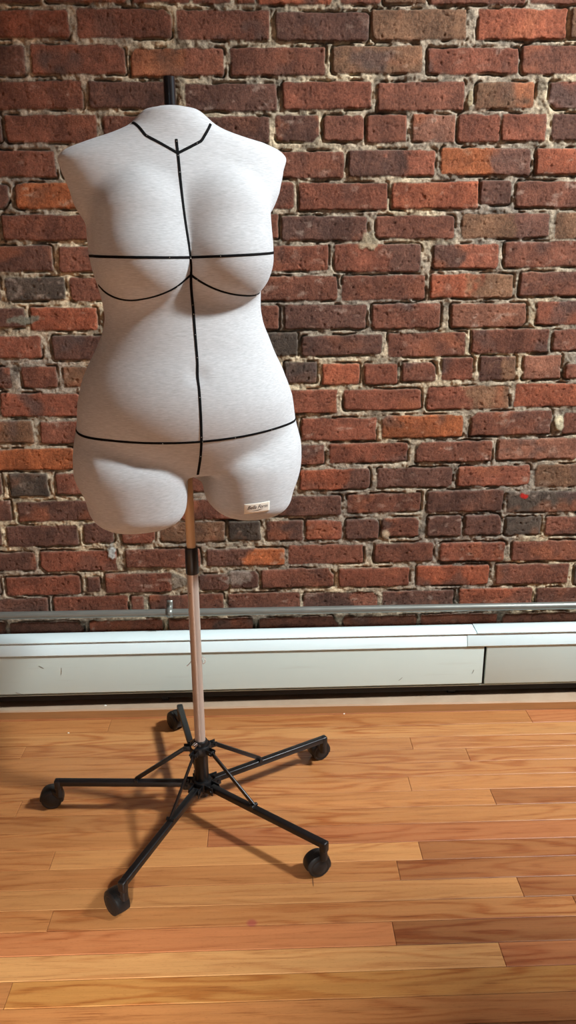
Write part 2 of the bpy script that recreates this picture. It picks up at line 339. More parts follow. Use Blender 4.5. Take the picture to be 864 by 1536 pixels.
# ------------------------------------------------------------- brick wall
PAL = {'R': (160, 91, 64), 'O': (168, 98, 60), 'r': (140, 84, 63), 'm': (125, 79, 61), 'd': (106, 73, 60), 'g': (90, 78, 67),
       'b': (127, 94, 70), 'p': (148, 99, 77), 'o': (156, 99, 68)}
def build_wall():
    # courses: traced rows plus further rows above and the rest of every row to both sides
    R = random.Random(3)
    P = .0735
    rows = [list(r) for r in BRICKS]
    def zrow(k): return 1.8343-.0003-P*k+.0001, 1.8343-P*k+.0585
    bricks = []
    def fill(k, x, dirn, end, z0, z1, out):
        while (x < end) if dirn > 0 else (x > end):
            L = R.gauss(.215, .004); g = R.uniform(.009, .014)
            a, b = (x+g, x+g+L) if dirn > 0 else (x-g-L, x-g)
            out.append((a, b, z0+R.uniform(-.001, .001), z1+R.uniform(-.001, .001), R.choice('mmmrrddbRgp')))
            x = b if dirn > 0 else a
    for k, row in enumerate(rows):
        z0 = sum(b[2] for b in row)/len(row); z1 = sum(b[3] for b in row)/len(row)
        bricks += row
        fill(k, row[-1][1], 1, 2.3, z0, z1, bricks); fill(k, row[0][0], -1, -2.3, z0, z1, bricks)
    for k in list(range(-22, 0))+[23, 24, 25]:
        z0 = 1.834-P*k; z1 = z0+.059
        if z0 > 3.5 or z1 < 0: continue
        x = -2.4+R.random()*.2; fill(k, x, 1, 2.3, z0, z1, bricks)
    def axis(segs):
        out = []
        for a, b, h in segs:
            n = max(1, round((b-a)/h)); out += list(np.linspace(a, b, n, endpoint=False))
        return np.array(out+[segs[-1][1]])
    xs = axis([(-2.3, -.95, .012), (-.95, 1.12, .0026), (1.12, 1.8, .012)])
    zs = axis([(0, .235, .012), (.235, 1.93, .0026), (1.93, 3.4, .012)])
    X, Z = np.meshgrid(xs, zs, indexing='ij')
    nm = fbm(X, Z, 5, 60, 4, .6); nl = fbm(X, Z, 9, 9, 3)
    # mortar bed: rough, struck back, heavier in places
    Hm = -.0034+.0090*(nm-.45)+.007*(nl-.5)+.004*(fbm(X, Z, 6, 170, 2)-.5)
    H = Hm.copy()
    SD = np.full(X.shape, 1.0)          # distance outside the nearest brick
    colr = np.zeros(X.shape+(3,))
    mor = np.ones(X.shape)
    ex = (fbm(X, Z, 21, 120, 3)-.5)*.0030+(fbm(X, Z, 22, 35, 2)-.5)*.0050
    tone = fbm(X, Z, 31, 22, 4, .55); fine = fbm(X, Z, 33, 150, 3, .6)
    pits = fbm(X, Z, 41, 190, 2)
    for bi, (x0, x1, z0, z1, c) in enumerate(bricks):
        i0, i1 = np.searchsorted(xs, [x0-.02, x1+.02]); j0, j1 = np.searchsorted(zs, [z0-.02, z1+.02])
        if i1 <= i0 or j1 <= j0: continue
        s = (slice(i0, i1), slice(j0, j1)); x = X[s]; z = Z[s]
        rc = R.uniform(.003, .010) if (x1-x0) > .05 else .004
        hx, hz = (x1-x0)/2, (z1-z0)/2; rc = min(rc, hx*.9, hz*.9)
        tilt = R.uniform(-.012, .012)
        u = x-(x0+x1)/2; w = z-(z0+z1)/2-tilt*u
        # one or two chipped corners
        qx = np.abs(u)-hx+rc; qz = np.abs(w)-hz+rc
        sd = np.hypot(np.maximum(qx, 0), np.maximum(qz, 0))+np.minimum(np.maximum(qx, qz), 0)-rc
        if R.random() < .16:
            cxn, czn = R.choice((-1, 1)), R.choice((-1, 1)); ch = R.uniform(.008, .018)
            sd = np.maximum(sd, ((u*cxn-hx)+(w*czn-hz)*R.uniform(.7, 1.4)+ch)*.7)
        sd = sd+ex[s]
        cov = np.clip(.5-sd/.0036, 0, 1); cov = cov*cov*(3-2*cov)
        round_ = np.clip(-sd/.006, 0, 1)
        face = R.uniform(-.0018, .0022)+R.uniform(-.008, .008)*u+R.uniform(-.03, .03)*w+.0022*(tone[s]-.5)+.0016*(fine[s]-.5)
        face = face-.0012*(1-round_)**2-.0030*np.clip((pits[s]-.74)/.1, 0, 1)
        # a crack between brick and mortar, opening and closing along the joint
        op = np.clip((fbm(x, z, 50+bi % 7, 28, 2)-.46)*7, 0, 1)
        groove = np.exp(-((sd-.0022)/.0019)**2)*.0150*op
        hb = H[s]*(1-cov)+face*cov-groove
        H[s] = np.where(sd < .006, hb, H[s]); SD[s] = np.minimum(SD[s], sd)
        # firing colour of this brick
        base = np.array(PAL[c[0]], float)*R.uniform(.84, .94); other = np.array(PAL[c[1]], float) if len(c) > 1 else None
        col = np.ones(x.shape+(3,))*base
        if other is not None:
            m = np.clip((u-hx*R.uniform(.0, .3)+(tone[s]-.5)*.12)/.02+.5, 0, 1)[..., None]; col = col*(1-m)+other*m
        v = (tone[s]-.5)[..., None]
        col = col*(1+v*.55+(fine[s][..., None]-.5)*.22)
        # scorched skin here and there, a brighter fired patch elsewhere
        sc = np.clip((fbm(x+bi*.37, z, 61, 14, 3)-.60)*6, 0, 1)[..., None]*R.choice((0, .35, .75))
        col = col*(1-sc)+np.array((84., 68., 62.))*sc
        hot = np.clip((fbm(x-bi*.53, z, 67, 17, 3)-.60)*6, 0, 1)[..., None]*R.choice((0, .3, .6))
        col = col*(1-hot)+np.array((150., 90., 62.))*hot
        # a film of lime smeared from the joints
        fl = np.clip((fbm(x+bi*.11, z*1.5, 71, 45, 3)-.66)*7, 0, 1)[..., None]*R.choice((0, 0, .3, .5))
        col = col*(1-fl)+np.array((176., 158., 142.))*fl
        cc = cov[..., None]; colr[s] = colr[s]*(1-cc)+col*cc; mor[s] = mor[s]*(1-cov)
    # mortar colours: grey cement and paler lime lumps
    mt = fbm(X, Z, 81, 5, 3); ml = fbm(X, Z, 83, 70, 3)
    mc = np.array((146., 133., 114.))*(1-np.clip((mt-.4)*4, 0, 1))[..., None]+np.array((172., 156., 128.))*np.clip((mt-.4)*4, 0, 1)[..., None]
    mc = mc*(.62+.55*ml[..., None]+.35*fbm(X, Z, 84, 200, 2)[..., None])
    gry = np.clip((fbm(X, Z, 87, 3.5, 2)-.52)*6, 0, 1)[..., None]; mc = mc*(1-gry*.35)+np.array((118., 112., 106.))*gry*.35
    # patches of old plaster and cement left on the face (x, z, rx, rz, colour)
    for px, pz, rx, rz, pc, am in [(-.417, .484, .015, .028, (176, 182, 178), 1), (-.235, .392, .034, .024, (150, 138, 122), .8),
                               (-.07, .402, .045, .024, (146, 136, 124), .75), (.357, .523, .018, .016, (178, 162, 134), .9),
                               (.527, 1.632, .012, .030, (172, 156, 122), .9), (.29, 1.31, .028, .022, (164, 150, 122), .9), (.821, .838, .015, .030, (186, 176, 146), 1), (-.60, 1.125, .045, .012, (112, 112, 98), .9)]:
        d = np.hypot((X-px)/rx, (Z-pz)/rz)+(fbm(X, Z, 91, 60, 3)-.5)*1.3
        m = np.clip((1.0-d)*3.5, 0, 1)*am
        H = np.where(m > 0, H*(1-m)+(.0015+.004*(nm-.5))*m, H); colr = colr*(1-m[..., None])+np.array(pc, float)*m[..., None]*(.8+.4*ml[..., None])*1.0; mor = mor*(1-m)+0*m
    # a small red paint mark on one brick right of the form
    d = np.hypot((X-.743)/.011, (Z-.629)/.009)+(fbm(X, Z, 95, 90, 2)-.5)*1.2
    m = np.clip((1-d)*5, 0, 1)[..., None]; colr = colr*(1-m)+np.array((176., 40., 30.))*m; mor = mor*(1-m[..., 0])
    full = colr*(1-mor[..., None])+0
    C3 = np.where(mor[..., None] > .999, mc, full+mc*mor[..., None])
    # dirt gathered in the raked joints
    dirt = np.clip((fbm(X, Z, 97, 30, 3)-.55)*5, 0, 1)*mor
    C3 = C3*(1-.25*dirt[..., None])
    lin = np.clip(C3, 0, 255)/255; lin = np.where(lin <= .04045, lin/12.92, ((lin+.055)/1.055)**2.4)
    nx, nz = X.shape
    V = np.stack([X, WALL_Y-H, Z], -1).reshape(-1, 3)
    I = np.arange(nx*nz).reshape(nx, nz)
    Q = np.stack([I[:-1, :-1], I[1:, :-1], I[1:, 1:], I[:-1, 1:]], -1).reshape(-1, 4)
    t = NT('brick_and_mortar')
    co = t.coord()
    f1 = t.noise(co, 260, 5, .7); f2 = t.noise(co, 900, 3, .7); f3 = t.noise(co, 60, 6, .65)
    k = t.math('ADD', t.math('MULTIPLY', t.math('SUBTRACT', f1, .5), 2.0), t.math('MULTIPLY', t.math('SUBTRACT', f3, .5), 1.1))
    k = t.math('ADD', k, 1.0)
    base = t.mix(1.0, t.attr('brick_colour'), t.add('ShaderNodeCombineColor', {0: k, 1: k, 2: k}).outputs[0], 'MULTIPLY')
    # pale lime specks
    sp = t.ramp(t.noise(co, 330, 2, .5), [(.735, t.g(0)), (.78, t.g(1))])
    base = t.mix(t.math('MULTIPLY', sp, .5), base, srgb(205, 188, 168))
    hgt = t.math('ADD', t.math('MULTIPLY', f1, .7), t.math('MULTIPLY', f2, .3))
    t.set(Base_Color=base, Roughness=.88, Normal=t.bump(hgt, .85, .0030)); t.b.inputs['Specular IOR Level'].default_value = .25
    o = np_mesh('wall_back', V, Q, t.m)
    ca = o.data.color_attributes.new('brick_colour', 'FLOAT_COLOR', 'POINT')
    ca.data.foreach_set('color', np.concatenate([lin.reshape(-1, 3), np.ones((nx*nz, 1))], 1).astype(np.float32).ravel())
    tag(o, kind='structure')
    return o
build_wall()

# ------------------------------------------------------------------ floor
FROT = -0.0105                      # the boards run almost parallel to the wall
def build_floor():
    R = random.Random(11)
    seams = [2.20, 2.105, 2.046, 1.979, 1.919, 1.862, 1.803, 1.7435, 1.6858, 1.6249, 1.5652, 1.5045, 1.446, 1.387, 1.331, 1.2765, 1.218, 1.1615, 1.105]
    while seams[-1] > ROOM['y0']-.1: seams.append(seams[-1]-.057)
    joints = {2: [.747], 4: [.383], 5: [.525], 7: [.3477], 8: [.5438], 10: [-.15], 11: [-.4906, .33], 12: [.271], 13: [.52], 14: [-.452, .62], 15: [.2352], 16: [.4333], 17: [-.484]}  # some right-hand joints added only to begin the shade-darkened boards
    tones = {2: ['n', 'p'], 3: 'l', 4: 'nn', 5: 'nn', 6: 'n', 7: 'nn', 8: 'nb', 9: 'n', 10: 'nr', 11: 'nlb', 12: 'nb', 13: 'lb', 14: 'nnb', 15: 'pb', 16: 'Lr', 17: 'ny', 18: 'n', 19: 'b'}  # darker right-hand boards in the middle rows stand in for floor shade
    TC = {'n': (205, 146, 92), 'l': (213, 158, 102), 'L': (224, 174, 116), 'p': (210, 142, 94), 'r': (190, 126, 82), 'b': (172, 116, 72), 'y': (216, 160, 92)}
    V, Fc, C, S = [], [], [], []
    cs, sn = math.cos(FROT), math.sin(FROT)
    for k in range(len(seams)-1):
        y1, y0 = seams[k], seams[k+1]
        js = sorted(joints.get(k, []))
        lo = [-2.6]; x = (js[0] if js else R.uniform(-.3, .0) if k > 18 else -.9-R.random()*.3)
        ext = []
        xx = x
        while xx > -2.4:
            xx -= R.uniform(.5, 1.3) if k > 18 else R.uniform(1.05, 1.6); ext.append(xx)
        xr = js[-1] if js else (R.uniform(0, .4) if k > 18 else 1.0+R.random()*.3)
        ext2 = []
        while xr < 2.4:
            xr += R.uniform(.5, 1.3) if k > 18 else R.uniform(.8, 1.4); ext2.append(xr)
        if k > 18: js = [x]
        allj = sorted(set([e for e in ext if e > -2.5]+js+[e for e in ext2 if e < 2.5]))
        edges = [-2.6]+allj+[2.6]
        for q in range(len(edges)-1):
            a, b = edges[q]+.0003, edges[q+1]-.0003
            mid = (a+b)/2
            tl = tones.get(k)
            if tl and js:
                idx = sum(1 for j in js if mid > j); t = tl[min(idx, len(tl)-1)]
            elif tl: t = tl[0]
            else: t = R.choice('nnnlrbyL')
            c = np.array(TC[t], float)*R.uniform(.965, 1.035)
            g = .0003+.0004*R.random(); e = .0012
            i = len(V)
            for (px, py, pz) in ((a, y0+g, -.0008), (b, y0+g, -.0008), (b, y1-g, -.0008), (a, y1-g, -.0008), (a+e, y0+g+e, 0), (b-e, y0+g+e, 0), (b-e, y1-g-e, 0), (a+e, y1-g-e, 0),
                                 (a, y0+g, -.006), (b, y0+g, -.006), (b, y1-g, -.006), (a, y1-g, -.006)):
                V.append((px*cs-py*sn+.3*(1-cs), px*sn+py*cs, pz))
            Fc += [(i+4, i+5, i+6, i+7)]+[(i+m, i+(m+1) % 4, i+4+(m+1) % 4, i+4+m) for m in range(4)]+[(i+8+m, i+8+(m+1) % 4, i+(m+1) % 4, i+m) for m in range(4)]
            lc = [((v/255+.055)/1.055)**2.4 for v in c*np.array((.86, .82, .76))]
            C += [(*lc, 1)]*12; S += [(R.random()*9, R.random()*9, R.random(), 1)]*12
    # shallow black gap bed below the boards
    i = len(V); V += [(-2.6, -2.7, -.004), (2.6, -2.7, -.004), (2.6, 2.3, -.004), (-2.6, 2.3, -.004)]; Fc.append((i, i+1, i+2, i+3)); C += [(.02, .012, .007, 1)]*4; S += [(0, 0, 0, 1)]*4
    t = NT('oak_boards')
    tc = t.add('ShaderNodeTexCoord').outputs['Object']
    rotc = t.coord(rot=(0, 0, -FROT), vec=tc)
    off = t.attr('board_seed')
    vec = t.add('ShaderNodeVectorMath', {0: rotc, 1: off}, operation='ADD').outputs[0]
    # long figure: contour lines of a stretched noise give the oak its cathedrals
    big = t.noise(t.coord((1.1, 9, 1), vec=vec), 1.6, 2, .45)
    wob = t.noise(t.coord((6, 60, 1), vec=vec), 3, 3, .6)
    ph = t.math('ADD', t.math('MULTIPLY', big, 62), t.math('MULTIPLY', wob, 3.5))
    rings = t.math('ADD', t.math('MULTIPLY', t.math('SINE', ph), .5), .5)
    rings = t.math('POWER', rings, 2.2)
    pores = t.ramp(t.noise(t.coord((12, 620, 1), vec=vec), 1.0, 4, .6), [(.50, t.g(0)), (.68, t.g(1))])
    streak = t.noise(t.coord((1.4, 90, 1), vec=vec), 1.0, 4, .55)
    fleck = t.ramp(t.noise(t.coord((90, 900, 1), vec=vec), 1.0, 2, .6), [(.60, t.g(0)), (.72, t.g(1))])
    amt = t.ramp(t.noise(t.coord((.8, 5, 1), vec=vec), 1.3, 2), [(.42, t.g(.10)), (.62, t.g(.8))])
    base = t.attr('board_colour')
    dark = t.mix(1.0, base, srgb(216, 176, 148), 'MULTIPLY')
    c = t.mix(t.math('MULTIPLY', rings, amt), base, dark)
    c = t.mix(t.math('MULTIPLY', t.math('MULTIPLY', pores, .45), t.math('ADD', .35, rings)), c, t.mix(1.0, c, srgb(150, 104, 78), 'MULTIPLY'))
    sv = t.math('ADD', .78, t.math('MULTIPLY', streak, .44))
    c = t.mix(1.0, c, t.add('ShaderNodeCombineColor', {0: sv, 1: sv, 2: sv}).outputs[0], 'MULTIPLY')
    c = t.mix(t.math('MULTIPLY', fleck, .35), c, t.mix(1.0, c, srgb(150, 100, 70), 'MULTIPLY'))
    # a purple-brown stain and two fine scratches left in the varnish
    def spot(x, y, rx, ry, k=3.0):
        v = t.add('ShaderNodeVectorMath', {0: tc, 1: (x, y, 0)}, operation='SUBTRACT').outputs[0]
        v = t.add('ShaderNodeVectorMath', {0: v, 1: (1/rx, 1/ry, 1)}, operation='MULTIPLY').outputs[0]
        L = t.add('ShaderNodeVectorMath', {0: v}, operation='LENGTH').outputs['Value']
        return t.math('MULTIPLY', t.math('SUBTRACT', 1.0, L, clamp=True), k, clamp=True)
    c = t.mix(t.math('MULTIPLY', spot(-.032, 1.283, .013, .012, 2), .75), c, srgb(150, 70, 62))
    c = t.mix(t.math('MULTIPLY', spot(.098, 1.388, .0016, .016, 4), .8), c, srgb(80, 45, 28))
    c = t.mix(t.math('MULTIPLY', spot(-.236, 1.392, .035, .0016, 3), .6), c, srgb(90, 40, 34))
    rg = t.math('ADD', .34, t.math('MULTIPLY', streak, .16))
    t.set(Base_Color=c, Roughness=rg, Coat_Weight=.15, Coat_Roughness=.25)
    hh = t.math('ADD', t.math('MULTIPLY', pores, -.6), t.math('MULTIPLY', t.noise(t.coord((5, 12, 1), vec=vec), 1.0, 2), 1.5))
    t.set(Normal=t.bump(hh, .18, .0006)); t.b.inputs['Specular IOR Level'].default_value = .4
    o = mesh_obj('floor', V, Fc, t.m)
    for nm, arr in (('board_colour', C), ('board_seed', S)):
        ca = o.data.color_attributes.new(nm, 'FLOAT_COLOR', 'POINT'); ca.data.foreach_set('color', np.array(arr, np.float32).ravel())
    tag(o, kind='structure')
build_floor()

# ------------------------------------------------------- the rest of the room
def room():
    plaster = simple('white_plaster', srgb(226, 222, 212), .9, nscale=40, nstr=.1)
    warm = simple('painted_side_wall', srgb(118, 124, 130), .9, nscale=40, nstr=.1)
    x0, x1, y0, z1 = ROOM['x0'], ROOM['x1'], ROOM['y0'], ROOM['z1']
    def slab(name, c, s, m, parts=None):
        bm = bmesh.new()
        for cc, ss in (parts or [(c, s)]): bm_box(bm, cc, ss)
        return tag(from_bm(name, bm, m), kind='structure')
    slab('wall_left', (x0-.06, (y0+WALL_Y)/2, z1/2), (.12, WALL_Y-y0+.2, z1), warm)
    slab('ceiling', (0, (y0+WALL_Y)/2, z1+.06), (x1-x0+.24, WALL_Y-y0+.2, .12), plaster)
    fx0, fx1, fz0, fz1 = FWIN
    slab('wall_front', None, None, warm, [(((x0-.12+fx0)/2, y0-.06, z1/2), (fx0-x0+.12, .12, z1)), (((fx1+x1+.12)/2, y0-.06, z1/2), (x1+.12-fx1, .12, z1)),
         (((fx0+fx1)/2, y0-.06, fz0/2), (fx1-fx0, .12, fz0)), (((fx0+fx1)/2, y0-.06, (fz1+z1)/2), (fx1-fx0, .12, z1-fz1))])
    # right wall with its unseen window opening
    wy0, wy1, wz0, wz1 = WIN
    ym = (y0+WALL_Y+.1)/2; Y0, Y1 = y0-.1, WALL_Y+.1
    slab('wall_right', None, None, plaster, [((x1+.06, (Y0+wy0)/2, z1/2), (.12, wy0-Y0, z1)), ((x1+.06, (wy1+Y1)/2, z1/2), (.12, Y1-wy1, z1)),
         ((x1+.06, (wy0+wy1)/2, wz0/2), (.12, wy1-wy0, wz0)), ((x1+.06, (wy0+wy1)/2, (wz1+z1)/2), (.12, wy1-wy0, z1-wz1))])
    w = .05; wp = simple('window_paint', srgb(235, 235, 230), .4)
    bm = bmesh.new()
    for a, b, c, d in ((wy0, wy0+w, wz0, wz1), (wy1-w, wy1, wz0, wz1), (wy0+w, wy1-w, wz0, wz0+w), (wy0+w, wy1-w, wz1-w, wz1)):
        bm_box(bm, (x1+.06, (a+b)/2, (c+d)/2), (.06, b-a, d-c))
    tag(from_bm('unseen_window_1', bm, wp), kind='structure')
    bm = bmesh.new()
    for a, b, c, d in ((fx0, fx0+w, fz0, fz1), (fx1-w, fx1, fz0, fz1), (fx0+w, fx1-w, fz0, fz0+w), (fx0+w, fx1-w, fz1-w, fz1)):
        bm_box(bm, ((a+b)/2, y0-.06, (c+d)/2), (b-a, .06, d-c))
    tag(from_bm('unseen_window_2', bm, wp), kind='structure')
WIN = (.85, 1.9, 1.25, 3.00)  # unseen right opening, near jamb placed to shade the floor at right
FWIN = (-1.3, .11, .8, 2.35)  # unseen front opening, right jamb and head placed to cut a floor light patch
room()

# --------------------------------------------- base trim, heater and conduit
def trim():
    t = NT('old_base_wood')
    co = t.coord((3, 60, 60)); f = t.noise(co, 1.5, 5, .6); g = t.noise(t.coord(), 14, 4, .6)
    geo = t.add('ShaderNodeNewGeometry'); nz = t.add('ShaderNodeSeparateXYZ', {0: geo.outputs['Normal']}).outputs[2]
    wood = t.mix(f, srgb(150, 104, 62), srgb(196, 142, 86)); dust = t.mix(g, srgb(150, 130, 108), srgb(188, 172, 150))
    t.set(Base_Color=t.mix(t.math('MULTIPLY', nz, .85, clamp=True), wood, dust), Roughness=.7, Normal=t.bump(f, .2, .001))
    bm = bmesh.new()
    xa, xb = -2.3, 1.7; n = 60
    rows = []
    for i in range(n+1):
        x = xa+(xb-xa)*i/n; fr = 2.064-(x+.75)*.0165; wv = .0006*math.sin(i*1.7)
        prof = [(fr, 0), (fr+wv, .023), (fr+.004, .027), (WALL_Y, .028), (WALL_Y, 0)]
        rows.append([bm.verts.new((x, y, z)) for y, z in prof])
    for a, b in zip(rows[:-1], rows[1:]):
        for i in range(5): bm.faces.new((a[i], a[(i+1) % 5], b[(i+1) % 5], b[i]))
    bm.faces.new(rows[0]); bm.faces.new(rows[-1][::-1])
    tag(from_bm('baseboard_back', bm, t.m, smooth_angle=30), kind='structure')
trim()

def heater():
    root = empty('baseboard_heater', (0, WALL_Y-.03, 0))
    root.rotation_euler = (0, .0035, 0)
    tag(root, 'long white enamelled baseboard heater along the foot of the brick wall', 'heater')
    def enamel(name, c1, marks):
        t = NT(name); co = t.coord(); f = t.noise(co, 7, 5, .6); sp = t.ramp(t.noise(co, 190, 2), [(.76, t.g(0)), (.79, t.g(1))])
        c = t.mix(f, tuple(x*.93 for x in c1[:3])+(1,), c1); c = t.mix(t.math('MULTIPLY', sp, marks), c, srgb(120, 108, 92))
        run = t.ramp(t.noise(t.coord((3, 3, 40)), 1.5, 4), [(.60, t.g(0)), (.75, t.g(1))])
        c = t.mix(t.math('MULTIPLY', run, .12), c, srgb(150, 140, 120))
        t.set(Base_Color=c, Roughness=.42, Normal=t.bump(t.noise(co, 30, 3), .06, .001)); return t.m
    cover = enamel('enamel_skylit_white', srgb(224, 242, 242), .35); panel = enamel('enamel_panel_white', srgb(208, 224, 216), .3)  # cool tint of the top strips puts skylight into the colour
    black = simple('heater_shadow_gap', srgb(26, 24, 23), .8)
    def P(name, poly, x0, x1, m, bev=.0012):
        bm = bmesh.new(); bm_extrude_poly(bm, [(y+.03-0, z) for y, z in poly], x0, x1)
        bmesh.ops.recalc_face_normals(bm, faces=bm.faces)
        bmesh.ops.bevel(bm, geom=list(bm.edges), offset=bev, segments=2, profile=.5, affect='EDGES')
        return from_bm(name, bm, m, root, 35)
    # y measured from the wall face (negative towards the room)
    P('back_plate', [(-.004, .045), (-.004, .236), (-.010, .236), (-.010, .045)], -2.28, 1.69, black, .0004)
    P('element_tray', [(-.010, .050), (-.010, .230), (-.050, .230), (-.050, .050)], -2.28, 1.69, black, .0008)
    P('top_cover', [(-.004, .243), (-.058, .2405), (-.0595, .2375), (-.056, .2345), (-.012, .2345), (-.004, .238)], -2.28, .616, cover, .0006)
    P('top_cover', [(-.004, .2445), (-.059, .242), (-.0605, .239), (-.057, .2355), (-.012, .2355), (-.004, .239)], .618, 1.69, cover, .0006)
    P('damper_strip', [(-.0545, .2335), (-.0555, .2335), (-.0665, .2025), (-.0655, .1995), (-.0605, .1995)], -2.28, .589, cover, .0003)
    P('damper_strip', [(-.0550, .2345), (-.0560, .2345), (-.0672, .2030), (-.0662, .2000), (-.0610, .2000)], .5905, 1.69, cover, .0003)
    P('front_panel', [(-.0535, .1955), (-.0610, .1970), (-.0625, .1950), (-.0625, .0800), (-.0605, .0775), (-.0535, .0785)], -2.28, .6405, panel, .0006)
    P('front_panel', [(-.0535, .1985), (-.0615, .2000), (-.0635, .1975), (-.0635, .0790), (-.0615, .0765), (-.0535, .0775)], .6485, 1.69, panel, .0006)
    # lower return lip behind the panel
    P('lower_lip', [(-.050, .0700), (-.058, .0700), (-.058, .0725), (-.050, .0725)], -2.28, 1.69, panel, .0003)
    for x in (-2.0, -1.2, -.3, .55, 1.3):
        P('bracket', [(-.006, .020), (-.006, .060), (-.045, .060), (-.045, .050), (-.02, .020)], x, x+.02, black, .0004)
    # a few short scuffs on the enamel
    sm = simple('scuff_grey', srgb(120, 116, 108), .7)
    for x, z, a, L in ((-.575, .150, 1.45, .022), (-.63, .165, -.6, .015), (-.70, .082, -.35, .022), (.40, .10, .75, .014), (.612, .118, 1.2, .013)):
        bm = bmesh.new(); ca, sa = math.cos(a)*L/2, math.sin(a)*L/2
        y = -.0629+.03
        bm_path(bm, [(x-ca, y, z-sa), (x+.001, y-.0001, z), (x+ca, y, z+sa)], .0005, 6)
        from_bm('scuff', bm, sm, root)
heater()

def conduit():
    root = empty('conduit_pipe', (0, WALL_Y-.02, .3))
    root.rotation_euler = (0, .0062, 0)
    tag(root, 'thin grey metal conduit pipe clipped to the bricks just above the heater', 'pipe')
    t = NT('galvanised_steel'); f = t.noise(t.coord((4, 40, 40)), 3, 4)
    t.set(Base_Color=t.mix(f, srgb(112, 116, 110), srgb(146, 150, 143)), Metallic=.55, Roughness=t.math('ADD', .32, t.math('MULTIPLY', f, .2)))
    bm = bmesh.new(); bm_tube(bm, (-2.29, -.002, .0065), (1.69, -.002, .0065), .0108, n=28)
    from_bm('pipe', bm, t.m, root, 50)
    def clip(x):
        bm = bmesh.new()
        # strap bent round the pipe with a nailed tab above it
        pts = []
        for i in range(15):
            a = -PI*.5+PI*1.02*i/14
            pts.append((-.002-math.cos(a)*.0128, .0065+math.sin(a)*.0128))
        pts += [(.008, .0215), (.0085, .030), (.0085, .040)]
        pts = [(.012, -.0063)]+pts
        w = .0085
        A = [[bm.verts.new((x+s*w, y+o, z)) for (y, z) in pts] for s in (-1, 1) for o in (0,)]
        for i in range(len(pts)-1): bm.faces.new((A[0][i], A[0][i+1], A[1][i+1], A[1][i]))
        o = from_bm('pipe_clip', bm, t.m, root, 50)
        md = o.modifiers.new('thick', 'SOLIDIFY'); md.thickness = .0014; md.offset = 0
        bm = bmesh.new(); bm_lathe(bm, [(0, 0), (0, .0035), (.0012, .0030), (.002, 0)], (x, .0075, .034), Matrix.Rotation(PI/2, 3, 'X'), 12)
        from_bm('nail_head', bm, t.m, o, 40)
    clip(-.2625); clip(-1.5); clip(1.25)
conduit()

